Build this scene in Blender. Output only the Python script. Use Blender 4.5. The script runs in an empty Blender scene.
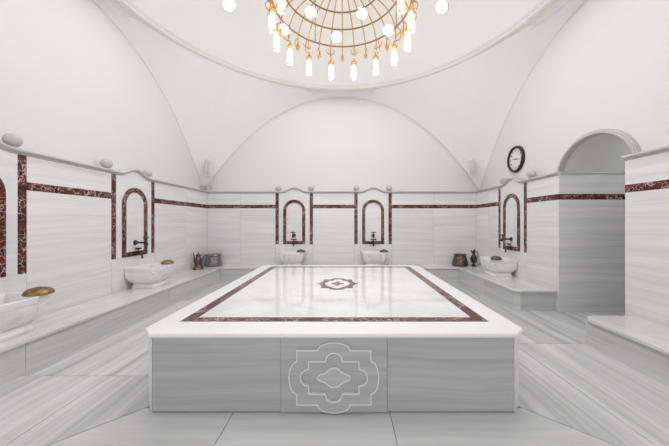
import bpy, bmesh, math, random
from mathutils import Vector, Matrix
random.seed(4)
PI = math.pi
scn = bpy.context.scene
COL = scn.collection

# ---------------------------------------------------------------- dimensions
CAMZ = 1.173
XL, XR, YB = -2.94, 2.80, 6.03        # faces of the marble panelling
T = 0.15                              # its thickness = the ledge in front of the lunettes
WXL, WXR, WYB = XL - T, XR + T, YB + T
CX, CY, HS = (WXL + WXR) / 2, 3.15, (WXR - WXL) / 2
YF = CY - HS
YA = -2.2                             # back of the ante-room behind the camera
CT = 1.79                             # top of panelling, cornice above it
DOOR0, DOOR1 = 2.82, 3.70

# ---------------------------------------------------------------- materials
def newmat(name):
    m = bpy.data.materials.new(name); m.use_nodes = True
    nt = m.node_tree; b = nt.nodes['Principled BSDF']
    return m, nt, b
def plain(name, col, rough=.5, metal=0., spec=.5):
    m, nt, b = newmat(name)
    b.inputs['Base Color'].default_value = (*col, 1)
    b.inputs['Roughness'].default_value = rough
    b.inputs['Metallic'].default_value = metal
    b.inputs['Specular IOR Level'].default_value = spec
    return m
def marble(name, scale, lo, hi, rough=.25, spec=.5, warp=.35, contrast=(.36, .66), rot=0., fine=.35, bump=0.):
    """veined marble; scale stretches the noise so that veins run along the small-scale axis"""
    m, nt, b = newmat(name); N = nt.nodes; L = nt.links
    tc = N.new('ShaderNodeTexCoord'); geo = N.new('ShaderNodeNewGeometry')
    w = N.new('ShaderNodeTexNoise'); w.inputs['Scale'].default_value = .9; w.inputs['Detail'].default_value = 2
    L.new(tc.outputs['Object'], w.inputs['Vector'])
    ws = N.new('ShaderNodeVectorMath'); ws.operation = 'SCALE'; ws.inputs['Scale'].default_value = warp
    L.new(w.outputs['Color'], ws.inputs[0])
    mp0 = N.new('ShaderNodeMapping'); mp0.inputs['Rotation'].default_value = (0, 0, rot)
    L.new(tc.outputs['Object'], mp0.inputs['Vector'])
    ad = N.new('ShaderNodeVectorMath'); ad.operation = 'ADD'
    L.new(mp0.outputs[0], ad.inputs[0])
    sc2 = N.new('ShaderNodeVectorMath'); sc2.operation = 'SCALE'; sc2.inputs['Scale'].default_value = .3
    L.new(ws.outputs[0], sc2.inputs[0]); L.new(sc2.outputs[0], ad.inputs[1])
    mp = N.new('ShaderNodeMapping'); mp.inputs['Scale'].default_value = scale
    L.new(ad.outputs[0], mp.inputs['Vector'])
    wv = N.new('ShaderNodeMath'); wv.operation = 'MULTIPLY'; wv.inputs[1].default_value = 37.
    L.new(geo.outputs['Random Per Island'], wv.inputs[0])
    n1 = N.new('ShaderNodeTexNoise'); n1.noise_dimensions = '4D'; n1.inputs['Scale'].default_value = 1; n1.inputs['Detail'].default_value = 7; n1.inputs['Roughness'].default_value = .6
    L.new(mp.outputs[0], n1.inputs['Vector']); L.new(wv.outputs[0], n1.inputs['W'])
    n2 = N.new('ShaderNodeTexNoise'); n2.noise_dimensions = '4D'; n2.inputs['Scale'].default_value = 4.5; n2.inputs['Detail'].default_value = 5
    L.new(mp.outputs[0], n2.inputs['Vector']); L.new(wv.outputs[0], n2.inputs['W'])
    mx = N.new('ShaderNodeMix'); mx.data_type = 'FLOAT'; mx.inputs[0].default_value = fine
    L.new(n1.outputs['Fac'], mx.inputs[2]); L.new(n2.outputs['Fac'], mx.inputs[3])
    # each slab has a slightly different tone
    tn = N.new('ShaderNodeMath'); tn.operation = 'MULTIPLY_ADD'; tn.inputs[1].default_value = .10; tn.inputs[2].default_value = -.05
    L.new(geo.outputs['Random Per Island'], tn.inputs[0])
    sm = N.new('ShaderNodeMath'); sm.operation = 'ADD'; L.new(mx.outputs[0], sm.inputs[0]); L.new(tn.outputs[0], sm.inputs[1])
    cr = N.new('ShaderNodeValToRGB'); cr.color_ramp.elements[0].position = contrast[0]; cr.color_ramp.elements[1].position = contrast[1]
    cr.color_ramp.elements[0].color = (*lo, 1); cr.color_ramp.elements[1].color = (*hi, 1)
    L.new(sm.outputs[0], cr.inputs[0]); L.new(cr.outputs[0], b.inputs['Base Color'])
    b.inputs['Roughness'].default_value = rough; b.inputs['Specular IOR Level'].default_value = spec
    return m
def red_marble(name, rough=.18):
    m, nt, b = newmat(name); N = nt.nodes; L = nt.links
    tc = N.new('ShaderNodeTexCoord')
    w = N.new('ShaderNodeTexNoise'); w.inputs['Scale'].default_value = 9; w.inputs['Detail'].default_value = 4
    L.new(tc.outputs['Object'], w.inputs['Vector'])
    ws = N.new('ShaderNodeVectorMath'); ws.operation = 'SCALE'; ws.inputs['Scale'].default_value = .22; L.new(w.outputs['Color'], ws.inputs[0])
    ad = N.new('ShaderNodeVectorMath'); ad.operation = 'ADD'; L.new(tc.outputs['Object'], ad.inputs[0]); L.new(ws.outputs[0], ad.inputs[1])
    v = N.new('ShaderNodeTexVoronoi'); v.feature = 'DISTANCE_TO_EDGE'; v.inputs['Scale'].default_value = 16
    L.new(ad.outputs[0], v.inputs['Vector'])
    n = N.new('ShaderNodeTexNoise'); n.inputs['Scale'].default_value = 22; n.inputs['Detail'].default_value = 6; L.new(ad.outputs[0], n.inputs['Vector'])
    body = N.new('ShaderNodeValToRGB'); e = body.color_ramp.elements
    e[0].position = .35; e[0].color = (.028, .007, .006, 1); e[1].position = .70; e[1].color = (.19, .040, .031, 1)
    L.new(n.outputs['Fac'], body.inputs[0])
    vein = N.new('ShaderNodeValToRGB'); e = vein.color_ramp.elements
    e[0].position = .0; e[0].color = (1, 1, 1, 1); e[1].position = .05; e[1].color = (0, 0, 0, 1)
    L.new(v.outputs['Distance'], vein.inputs[0])
    n3 = N.new('ShaderNodeTexNoise'); n3.inputs['Scale'].default_value = 7; L.new(tc.outputs['Object'], n3.inputs['Vector'])
    gate = N.new('ShaderNodeValToRGB'); gate.color_ramp.elements[0].position = .38; gate.color_ramp.elements[1].position = .52
    L.new(n3.outputs['Fac'], gate.inputs[0])
    mul = N.new('ShaderNodeMath'); mul.operation = 'MULTIPLY'; L.new(vein.outputs[0], mul.inputs[0]); L.new(gate.outputs[0], mul.inputs[1])
    mx = N.new('ShaderNodeMix'); mx.data_type = 'RGBA'; mx.inputs[7].default_value = (.74, .58, .54, 1)
    L.new(mul.outputs[0], mx.inputs[0]); L.new(body.outputs[0], mx.inputs[6]); L.new(mx.outputs[2], b.inputs['Base Color'])
    b.inputs['Roughness'].default_value = rough; b.inputs['Specular IOR Level'].default_value = .3
    return m
def metal_mat(name, dark, light, rough=.35):
    m, nt, b = newmat(name); N = nt.nodes; L = nt.links
    tc = N.new('ShaderNodeTexCoord'); n = N.new('ShaderNodeTexNoise'); n.inputs['Scale'].default_value = 30; n.inputs['Detail'].default_value = 5
    L.new(tc.outputs['Object'], n.inputs['Vector'])
    cr = N.new('ShaderNodeValToRGB'); cr.color_ramp.elements[0].position = .35; cr.color_ramp.elements[1].position = .7
    cr.color_ramp.elements[0].color = (*dark, 1); cr.color_ramp.elements[1].color = (*light, 1)
    L.new(n.outputs['Fac'], cr.inputs[0]); L.new(cr.outputs[0], b.inputs['Base Color'])
    b.inputs['Metallic'].default_value = .9; b.inputs['Roughness'].default_value = rough
    bp = N.new('ShaderNodeBump'); bp.inputs['Strength'].default_value = .15; bp.inputs['Distance'].default_value = .004
    v = N.new('ShaderNodeTexVoronoi'); v.inputs['Scale'].default_value = 60; L.new(tc.outputs['Object'], v.inputs['Vector'])
    L.new(v.outputs['Distance'], bp.inputs['Height']); L.new(bp.outputs[0], b.inputs['Normal'])
    return m
def emis(name, col, s):
    m = bpy.data.materials.new(name); m.use_nodes = True; nt = m.node_tree
    nt.nodes.remove(nt.nodes['Principled BSDF']); e = nt.nodes.new('ShaderNodeEmission')
    e.inputs[0].default_value = (*col, 1); e.inputs[1].default_value = s
    nt.links.new(e.outputs[0], nt.nodes['Material Output'].inputs[0]); return m
def plaster(name, col):
    m, nt, b = newmat(name); N = nt.nodes; L = nt.links
    tc = N.new('ShaderNodeTexCoord'); n = N.new('ShaderNodeTexNoise'); n.inputs['Scale'].default_value = 1.2; n.inputs['Detail'].default_value = 3
    L.new(tc.outputs['Object'], n.inputs['Vector'])
    cr = N.new('ShaderNodeValToRGB'); cr.color_ramp.elements[0].color = (*[c * .975 for c in col], 1); cr.color_ramp.elements[1].color = (*col, 1)
    L.new(n.outputs['Fac'], cr.inputs[0]); L.new(cr.outputs[0], b.inputs['Base Color']); b.inputs['Roughness'].default_value = .85
    b.inputs['Specular IOR Level'].default_value = .2
    return m

G0, G1 = (.50, .50, .515), (.70, .70, .71)
M_WALL = marble('grey_veined_wall_marble', (.3, .3, 12), (.64, .64, .655), (.83, .825, .83), rough=.22, fine=.4, contrast=(.32, .60))
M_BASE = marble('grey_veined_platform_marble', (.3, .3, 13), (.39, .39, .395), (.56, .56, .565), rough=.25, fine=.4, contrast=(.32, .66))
M_BENCH = marble('grey_veined_bench_marble', (.3, .3, 13), (.50, .50, .505), (.70, .70, .705), rough=.25, fine=.4, contrast=(.32, .64))
M_FLY = marble('floor_marble_long', (6.5, .22, 1), (.40, .405, .415), (.68, .68, .69), rough=.2, contrast=(.36, .6), fine=.42)
M_FLX = marble('floor_marble_cross', (.3, 5.5, 1), (.52, .525, .53), (.70, .70, .71), rough=.2)
M_SEAT = marble('bench_top_marble', (3.5, 1.2, 1), (.56, .56, .57), (.76, .76, .765), rough=.15)
M_TOP = marble('polished_white_marble', (1.6, 3.6, 1), (.68, .69, .695), (.83, .83, .835), rough=.05, rot=.7, contrast=(.36, .56), fine=.2)
M_RIM = marble('polished_white_edge_marble', (1.2, 1.2, 1), (.80, .80, .805), (.87, .87, .875), rough=.3)
M_BASIN = marble('white_basin_marble', (3, 3, 5), (.66, .65, .65), (.86, .855, .85), rough=.18, contrast=(.3, .5))
M_NICHE = marble('white_niche_marble', (.8, .8, 4), (.70, .70, .71), (.82, .815, .82), rough=.2, contrast=(.32, .55))
M_CORN = marble('cornice_marble', (1, 1, 3), (.46, .46, .465), (.58, .58, .58), rough=.3)
M_STONE = marble('grey_stone', (9, 9, 9), (.48, .475, .47), (.62, .615, .60), rough=.6)
M_RED = red_marble('red_veined_marble')
M_GROUT = plain('dark_joint', (.30, .30, .31), .8)
M_WHITE = plaster('white_plaster', (.765, .765, .76))
M_VAULT = plaster('vault_plaster', (.92, .915, .90))  # wall paint made lighter, missing light put into the colour
M_DOME = plaster('dome_plaster', (.88, .865, .84))  # likewise lighter than the walls to make up for weak light
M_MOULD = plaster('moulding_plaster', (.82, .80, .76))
M_BRASS = metal_mat('aged_brass', (.15, .09, .035), (.44, .29, .13), .35)
M_OLIVE = metal_mat('dull_brass', (.07, .05, .03), (.24, .185, .11), .4)
M_BRONZE = metal_mat('dark_bronze', (.03, .026, .022), (.13, .11, .095), .4)
M_SILVER = metal_mat('dull_tin', (.14, .14, .145), (.42, .42, .42), .4)
M_COPPER = metal_mat('tinned_copper', (.05, .04, .033), (.26, .21, .16), .35)
M_GOLD = plain('golden_brass_wire', (.50, .27, .08), .4, .7)
M_GOLDD = plain('dark_brass_hoop', (.24, .13, .06), .4, .7)
M_BULB = emis('warm_bulb', (1., .80, .50), 2.2)
M_SPOT = emis('dome_light_glow', (.97, .985, 1.), 44)
M_PLAST = plain('white_plastic', (.72, .72, .71), .4)
M_GREYP = plain('grey_grille', (.55, .55, .55), .5)
M_BLACK = plain('black_rim', (.015, .014, .014), .35)
M_FACE = plain('clock_face', (.80, .79, .77), .4)
mg, nt, b = newmat('clear_glass')
tr = nt.nodes.new('ShaderNodeBsdfTransparent'); tl_n = nt.nodes.new('ShaderNodeBsdfTranslucent'); ms = nt.nodes.new('ShaderNodeMixShader'); ms.inputs[0].default_value = .09
gl = nt.nodes.new('ShaderNodeBsdfGlossy'); gl.inputs['Roughness'].default_value = .1; m2 = nt.nodes.new('ShaderNodeMixShader'); m2.inputs[0].default_value = .05
tl_n.inputs[0].default_value = (.95, .93, .88, 1); tr.inputs[0].default_value = (1, .99, .97, 1)
nt.links.new(tr.outputs[0], ms.inputs[1]); nt.links.new(tl_n.outputs[0], ms.inputs[2]); nt.links.new(ms.outputs[0], m2.inputs[1]); nt.links.new(gl.outputs[0], m2.inputs[2])
nt.links.new(m2.outputs[0], nt.nodes['Material Output'].inputs[0]); nt.nodes.remove(b); M_GLASS = mg

# ---------------------------------------------------------------- helpers
def obj(name, bm, mat, parent=None, smooth=False, recalc=True, bevel=0, angle=.6):
    if recalc: bmesh.ops.recalc_face_normals(bm, faces=bm.faces)
    me = bpy.data.meshes.new(name); bm.to_mesh(me); bm.free()
    mats = mat if isinstance(mat, (list, tuple)) else [mat]
    for m in mats: me.materials.append(m)
    if smooth:
        for p in me.polygons: p.use_smooth = True
        me.set_sharp_from_angle(angle=angle)
    o = bpy.data.objects.new(name, me); COL.objects.link(o)
    if parent: o.parent = parent
    if bevel:
        md = o.modifiers.new('bevel', 'BEVEL'); md.width = bevel; md.segments = 2; md.limit_method = 'ANGLE'
        for p in me.polygons: p.use_smooth = True
        md.harden_normals = True
    return o
def tag(o, label, cat, group=None):
    o['label'] = label; o['category'] = cat
    if group: o['group'] = group
    return o
def thing(name, label, cat, loc=(0, 0, 0), rz=0, group=None):
    o = bpy.data.objects.new(name, None); COL.objects.link(o); o.empty_display_size = .1
    o.location = loc; o.rotation_euler = (0, 0, rz); return tag(o, label, cat, group)
def struct(o): o['kind'] = 'structure'; return o
def copy_tree(o, parent=None):
    c = o.copy(); COL.objects.link(c); c.parent = parent
    for ch in list(o.children): copy_tree(ch, c)
    return c
def box(bm, x0, x1, y0, y1, z0, z1):
    v = [bm.verts.new((x, y, z)) for z in (z0, z1) for x, y in ((x0, y0), (x1, y0), (x1, y1), (x0, y1))]
    for f in ((3, 2, 1, 0), (4, 5, 6, 7), (0, 1, 5, 4), (1, 2, 6, 5), (2, 3, 7, 6), (3, 0, 4, 7)):
        bm.faces.new([v[i] for i in f])
def prism(bm, pts, f0, f1):
    """pts: 2-D outline; f0, f1 map a 2-D point to the two end caps"""
    a = [bm.verts.new(f0(*p)) for p in pts]; c = [bm.verts.new(f1(*p)) for p in pts]
    n = len(pts)
    bm.faces.new(a); bm.faces.new(c[::-1])
    for i in range(n): bm.faces.new((a[i], c[i], c[(i + 1) % n], a[(i + 1) % n]))
def ring(bm, outer, inner, f0, f1, closed=True):
    """band between two outlines of equal count, with thickness"""
    n = len(outer)
    ao = [bm.verts.new(f0(*p)) for p in outer]; ai = [bm.verts.new(f0(*p)) for p in inner]
    bo = [bm.verts.new(f1(*p)) for p in outer]; bi = [bm.verts.new(f1(*p)) for p in inner]
    m = n if closed else n - 1
    for i in range(m):
        j = (i + 1) % n
        bm.faces.new((ao[i], ao[j], ai[j], ai[i])); bm.faces.new((bo[i], bi[i], bi[j], bo[j]))
        bm.faces.new((ao[i], bo[i], bo[j], ao[j])); bm.faces.new((ai[i], ai[j], bi[j], bi[i]))
    if not closed:
        for i in (0, n - 1): bm.faces.new((ao[i], ai[i], bi[i], bo[i]))
def lathe(bm, prof, seg=32, c=(0, 0), sx=1, sy=1, mod=None):
    rows = []
    for r, z in prof:
        if r < 1e-5: rows.append([bm.verts.new((c[0], c[1], z))]); continue
        row = []
        for k in range(seg):
            a = 2 * PI * k / seg; q = mod(a, z) if mod else 1
            row.append(bm.verts.new((c[0] + r * q * sx * math.cos(a), c[1] + r * q * sy * math.sin(a), z)))
        rows.append(row)
    for A, B in zip(rows, rows[1:]):
        for k in range(seg):
            k2 = (k + 1) % seg
            if len(A) == 1 and len(B) == 1: continue
            if len(A) == 1: bm.faces.new((A[0], B[k2], B[k]))
            elif len(B) == 1: bm.faces.new((A[k], A[k2], B[0]))
            else: bm.faces.new((A[k], A[k2], B[k2], B[k]))
def tube(bm, pts, r, seg=8, closed=False, caps=True):
    pts = [Vector(p) for p in pts]; n = len(pts); rows = []; up = None
    rr = r if isinstance(r, (list, tuple)) else [r] * n
    for i, p in enumerate(pts):
        if closed: d = pts[(i + 1) % n] - pts[i - 1]
        else: d = pts[min(i + 1, n - 1)] - pts[max(i - 1, 0)]
        d.normalize()
        if up is None: up = Vector((0, 0, 1)) if abs(d.z) < .9 else Vector((1, 0, 0))
        s = d.cross(up)
        if s.length < 1e-4: s = d.cross(Vector((.3, .9, .1)))
        s.normalize(); u = s.cross(d).normalized(); up = u
        rows.append([bm.verts.new(p + rr[i] * (math.cos(2 * PI * k / seg) * s + math.sin(2 * PI * k / seg) * u)) for k in range(seg)])
    m = n if closed else n - 1
    for i in range(m):
        A, B = rows[i], rows[(i + 1) % n]
        for k in range(seg): bm.faces.new((A[k], A[(k + 1) % seg], B[(k + 1) % seg], B[k]))
    if not closed and caps: bm.faces.new(rows[0][::-1]); bm.faces.new(rows[-1])
def ball(bm, c, r, seg=16, sz=1):
    bmesh.ops.create_uvsphere(bm, u_segments=seg, v_segments=seg // 2 + 2, radius=r, matrix=Matrix.Translation(c) @ Matrix.Diagonal((1, 1, sz, 1)))
def bez(p0, p1, p2, p3, n=10):
    out = []
    for i in range(n + 1):
        t = i / n; out.append(tuple((1 - t) ** 3 * a + 3 * t * (1 - t) ** 2 * b_ + 3 * t * t * (1 - t) * c + t ** 3 * d for a, b_, c, d in zip(p0, p1, p2, p3)))
    return out

# ================================================================ SETTING
# ---- floor
bm = bmesh.new(); box(bm, WXL - .1, WXR + 1.6, YA - .1, WYB + .1, -.1, -.006)
floor = struct(obj('floor', bm, M_GROUT))
g = .0025
SX0, SX1, SY0, SY1 = -1.28, 1.13, 1.74, 4.42      # foot of the platform
def tiles(name, rects, mat):
    bm = bmesh.new()
    for r in rects:
        if len(r) == 4 and not isinstance(r[0], tuple): box(bm, r[0] + g, r[1] - g, r[2] + g, r[3] - g, -.03, 0)
        else: prism(bm, r, lambda x, y: (x, y, -.03), lambda x, y: (x, y, 0))
    return obj(name, bm, mat, floor)
XA, XB = -1.785, 1.63
e = 1.70; 
# side runs: veins along y. mitred against the cross run in front of the platform
fz = 3.2
def mit(x0, x1, yl):  # quad whose near edge follows the 45 degree mitre
    return None
tl = []
# left inner run between XA and platform, mitre from (-1.24,1.80) towards the camera
def L(x): return 1.80 + (x + 1.24)          # y on left mitre line
def R(x): return 1.80 - (x - 1.10)
tl += [[(XA + g, L(XA) + .006), (-1.24 - g, 1.80 + .006), (-1.24 - g, 2.15 - g), (XA + g, 2.15 - g)]]
tl += [[(-2.94, L(-2.94) + .006), (XA - g, L(XA) + .006), (XA - g, 2.15 - g), (-2.94, 2.15 - g)]]
tl += [(-2.94, XA, 2.15, 4.2), (XA, -1.24, 2.15, 4.2), (-2.94, XA, 4.2, YB), (XA, -1.24, 4.2, YB)]
tl += [[(1.09 + g, 1.81 + .006), (XB - g, R(XB) + .006), (XB - g, 2.72 - g), (1.09 + g, 2.72 - g)]]
tl += [[(XB + g, R(XB) + .006), (2.82, R(2.82) + .006), (2.82, 2.72 - g), (XB + g, 2.72 - g)]]
tl += [(1.09, XB, 2.72, 4.5), (XB, 2.3, 2.72, 4.5), (2.3, 4.4, 2.72, 4.5), (1.09, XB, 4.5, YB), (XB, 2.82, 4.5, YB)]
tiles('floor_tile', tl, M_FLY)
def frontpiece(x0, x1, y0, y1):
    # clip a cross tile by the two mitre lines
    pts = []
    def cl(x, y):
        return x
    xl0 = max(x0, y0 - 1.80 - 1.24) if x0 < -1.24 else x0
    xl1 = max(x0, y1 - 1.80 - 1.24) if x0 < -1.24 else x0
    xr0 = min(x1, 1.10 + 1.80 - y0) if x1 > 1.09 else x1
    xr1 = min(x1, 1.10 + 1.80 - y1) if x1 > 1.09 else x1
    return [(xl0 + g, y0 + g), (xr0 - g, y0 + g), (xr1 - g, y1 - g), (xl1 + g, y1 - g)]
ty = [frontpiece(-9, -.686, 1.1, 1.78), frontpiece(-.686, .276, 1.1, 1.78), frontpiece(.276, 9, 1.1, 1.78),
      frontpiece(-9, -1.1, .4, 1.1), frontpiece(-1.1, -.1, .4, 1.1), frontpiece(-.1, .9, .4, 1.1), frontpiece(.9, 9, .4, 1.1)]
ty += [(-1.24, 1.09, 4.3, 5.0), (-1.24, 1.09, 5.0, YB)]
tiles('floor_tile', ty, M_FLX)
bm = bmesh.new(); box(bm, WXL, WXR + 1.4, YA, .4 - g, -.03, -.0005); obj('floor_tile', bm, M_FLX, floor)

# ---- walls (white plaster) --------------------------------------------------
bm = bmesh.new(); box(bm, WXL - .12, WXL, YA, WYB + .12, 0, 4.25); wall_left = struct(obj('wall_left', bm, M_WHITE))
bm = bmesh.new(); box(bm, WXL, WXR, WYB, WYB + .12, 0, 4.25); wall_back = struct(obj('wall_back', bm, M_WHITE))
# right wall with the arched opening
AC, ARX, AZ, ARISE = 3.33, .485, 1.83, .36
def arch(rx, rz, n=24, c=AC, z=AZ): return [(c - rx * math.cos(PI * i / n), z + rz * max(0, math.sin(PI * i / n)) ** 1.12) for i in range(n + 1)]
bm = bmesh.new()
box(bm, WXR, WXR + .12, YA, AC - ARX, 0, 4.25); box(bm, WXR, WXR + .12, AC + ARX, WYB + .12, 0, 4.25)
ap = arch(ARX, ARISE)
prism(bm, ap + [(AC + ARX, 4.25), (AC - ARX, 4.25)], lambda y, z: (WXR, y, z), lambda y, z: (WXR + .12, y, z))
wall_right = struct(obj('wall_right', bm, M_WHITE))
# archivolt
bm = bmesh.new()
ring(bm, arch(ARX + .048, ARISE + .05), arch(ARX, ARISE), lambda y, z: (WXR - .05, y, z), lambda y, z: (WXR + .02, y, z), closed=False)
ring(bm, arch(ARX + .034, ARISE + .035), arch(ARX + .005, ARISE + .005), lambda y, z: (WXR - .065, y, z), lambda y, z: (WXR, y, z), closed=False)
arv = struct(obj('trim_1', bm, M_CORN, None, bevel=.006))
# passage behind the opening
bm = bmesh.new()
v0 = arch(ARX, ARISE)
ring(bm, arch(ARX + .1, ARISE + .1), v0, lambda y, z: (WXR + .12, y, z), lambda y, z: (4.4, y, z), closed=False)
box(bm, 4.4, 4.5, 2.3, 4.3, 0, 2.6)
box(bm, WXR + .121, 4.4, DOOR0 - .4, AC - ARX, 0, 1.86); box(bm, WXR + .121, 4.4, AC + ARX, AC + ARX + .4, 0, 1.86)
wall_passage = struct(obj('wall_passage', bm, M_WHITE))
# ante-room behind the camera; its wide opening is added to let in fill light
bm = bmesh.new(); box(bm, WXL, -2.5, YA - .12, YA, 0, 4.25); box(bm, 2.4, WXR, YA - .12, YA, 0, 4.25); box(bm, -2.5, 2.4, YA - .12, YA, 3.5, 4.25)
wall_front = struct(obj('wall_front', bm, M_WHITE))

# pendentives and dome ---------------------------------------------------------
ceiling_parent = None; DCX = CX - .05
PEAK, AA, PP = 3.905, .19, 2.15
RZ, RR = 3.95, 2.72
SZC, SRR = .68, None
def zarch(s): return PEAK - AA * abs(s) ** PP
def pend_pt(a, t):
    ca, sa = math.cos(a), math.sin(a); m = max(abs(ca), abs(sa)); rl = HS / m
    s = rl * (sa if abs(ca) >= abs(sa) else ca)
    zl = zarch(s)
    r = rl + (RR - rl) * t
    # sphere through corner and ring
    rc = HS * math.sqrt(2); zc0 = zarch(HS)
    zc = ((RR ** 2 + RZ ** 2) - (rc ** 2 + zc0 ** 2)) / (2 * (RZ - zc0)); S2 = rc ** 2 + (zc0 - zc) ** 2
    sph = lambda q: zc + math.sqrt(S2 - q * q)
    z = sph(r) + (zl - sph(rl)) * (1 - t)
    return (CX + r * ca + (DCX - CX) * t, CY + r * sa, z)
bm = bmesh.new(); NA, NT = 192, 20
rows = [[bm.verts.new(pend_pt(2 * PI * k / NA, j / NT)) for k in range(NA)] for j in range(NT + 1)]
for j in range(NT):
    for k in range(NA): bm.faces.new((rows[j][k], rows[j][(k + 1) % NA], rows[j + 1][(k + 1) % NA], rows[j + 1][k]))
for f in bm.faces: f.normal_flip()
pend = obj('pendentive_vault', bm, M_VAULT, smooth=True, recalc=False, angle=.9)
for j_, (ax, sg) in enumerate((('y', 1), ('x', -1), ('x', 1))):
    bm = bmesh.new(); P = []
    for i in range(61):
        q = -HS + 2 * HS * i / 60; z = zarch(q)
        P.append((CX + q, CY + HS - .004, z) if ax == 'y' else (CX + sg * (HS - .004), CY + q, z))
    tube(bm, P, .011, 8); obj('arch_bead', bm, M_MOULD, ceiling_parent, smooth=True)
bm = bmesh.new()
DR = 3.7; dz0 = 3.985; dr0 = 2.66; dzc = dz0 - math.sqrt(DR ** 2 - dr0 ** 2)
def domez(r): return dzc + math.sqrt(DR ** 2 - r * r)
lathe(bm, [(dr0 + .25, dz0 - .02)] + [(r, domez(r)) for r in [dr0 * (1 - i / 30) for i in range(30)]] + [(0, domez(0))], seg=128, c=(DCX, CY))
ceiling = struct(obj('ceiling', bm, M_DOME, smooth=True, angle=.5))
pend.parent = ceiling
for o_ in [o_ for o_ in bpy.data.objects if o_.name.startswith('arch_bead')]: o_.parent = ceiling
# ring moulding
bm = bmesh.new()
lathe(bm, [(RR + .16, RZ - .06), (RR + .14, RZ - .045), (RR + .09, RZ - .030), (RR + .03, RZ - .022), (RR + .010, RZ - .022), (RR + .006, RZ - .012), (RR - .006, RZ - .006), (RR - .014, RZ - .012), (RR - .022, RZ - .004), (RR - .03, RZ + .014), (RR - .045, RZ + .020), (RR - .05, RZ + .035), (RR - .04, RZ + .10), (RR + .1, RZ + .14)], seg=160, c=(DCX, CY))
struct(obj('trim_2', bm, M_MOULD, None, smooth=True, angle=.5))
# ante-room ceiling, above the front arch
bm = bmesh.new(); box(bm, WXL, WXR, YA, YF, 4.0, 4.1)
sp = [(-HS + 2 * HS * i / 40, zarch(-HS + 2 * HS * i / 40)) for i in range(41)]
prism(bm, [(CX + s, z) for s, z in sp] + [(CX + HS, 4.25), (CX - HS, 4.25)], lambda x, z: (x, YF - .05, z), lambda x, z: (x, YF, z))
obj('front_arch', bm, M_WHITE, ceiling)
bm = bmesh.new(); box(bm, WXL - .1, WXR + .1, YA, WYB + .1, 5.3, 5.4)
obj('roof_slab', bm, M_WHITE, ceiling)
bm = bmesh.new()
box(bm, WXL - .1, WXL, YA, WYB + .1, 4.2, 5.3); box(bm, WXR, WXR + .1, YA, WYB + .1, 4.2, 5.3)
box(bm, WXL, WXR, WYB, WYB + .1, 4.2, 5.3); box(bm, WXL, WXR, YA - .1, YA, 4.2, 5.3)
obj('roof_upstand', bm, M_WHITE, ceiling)

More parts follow.
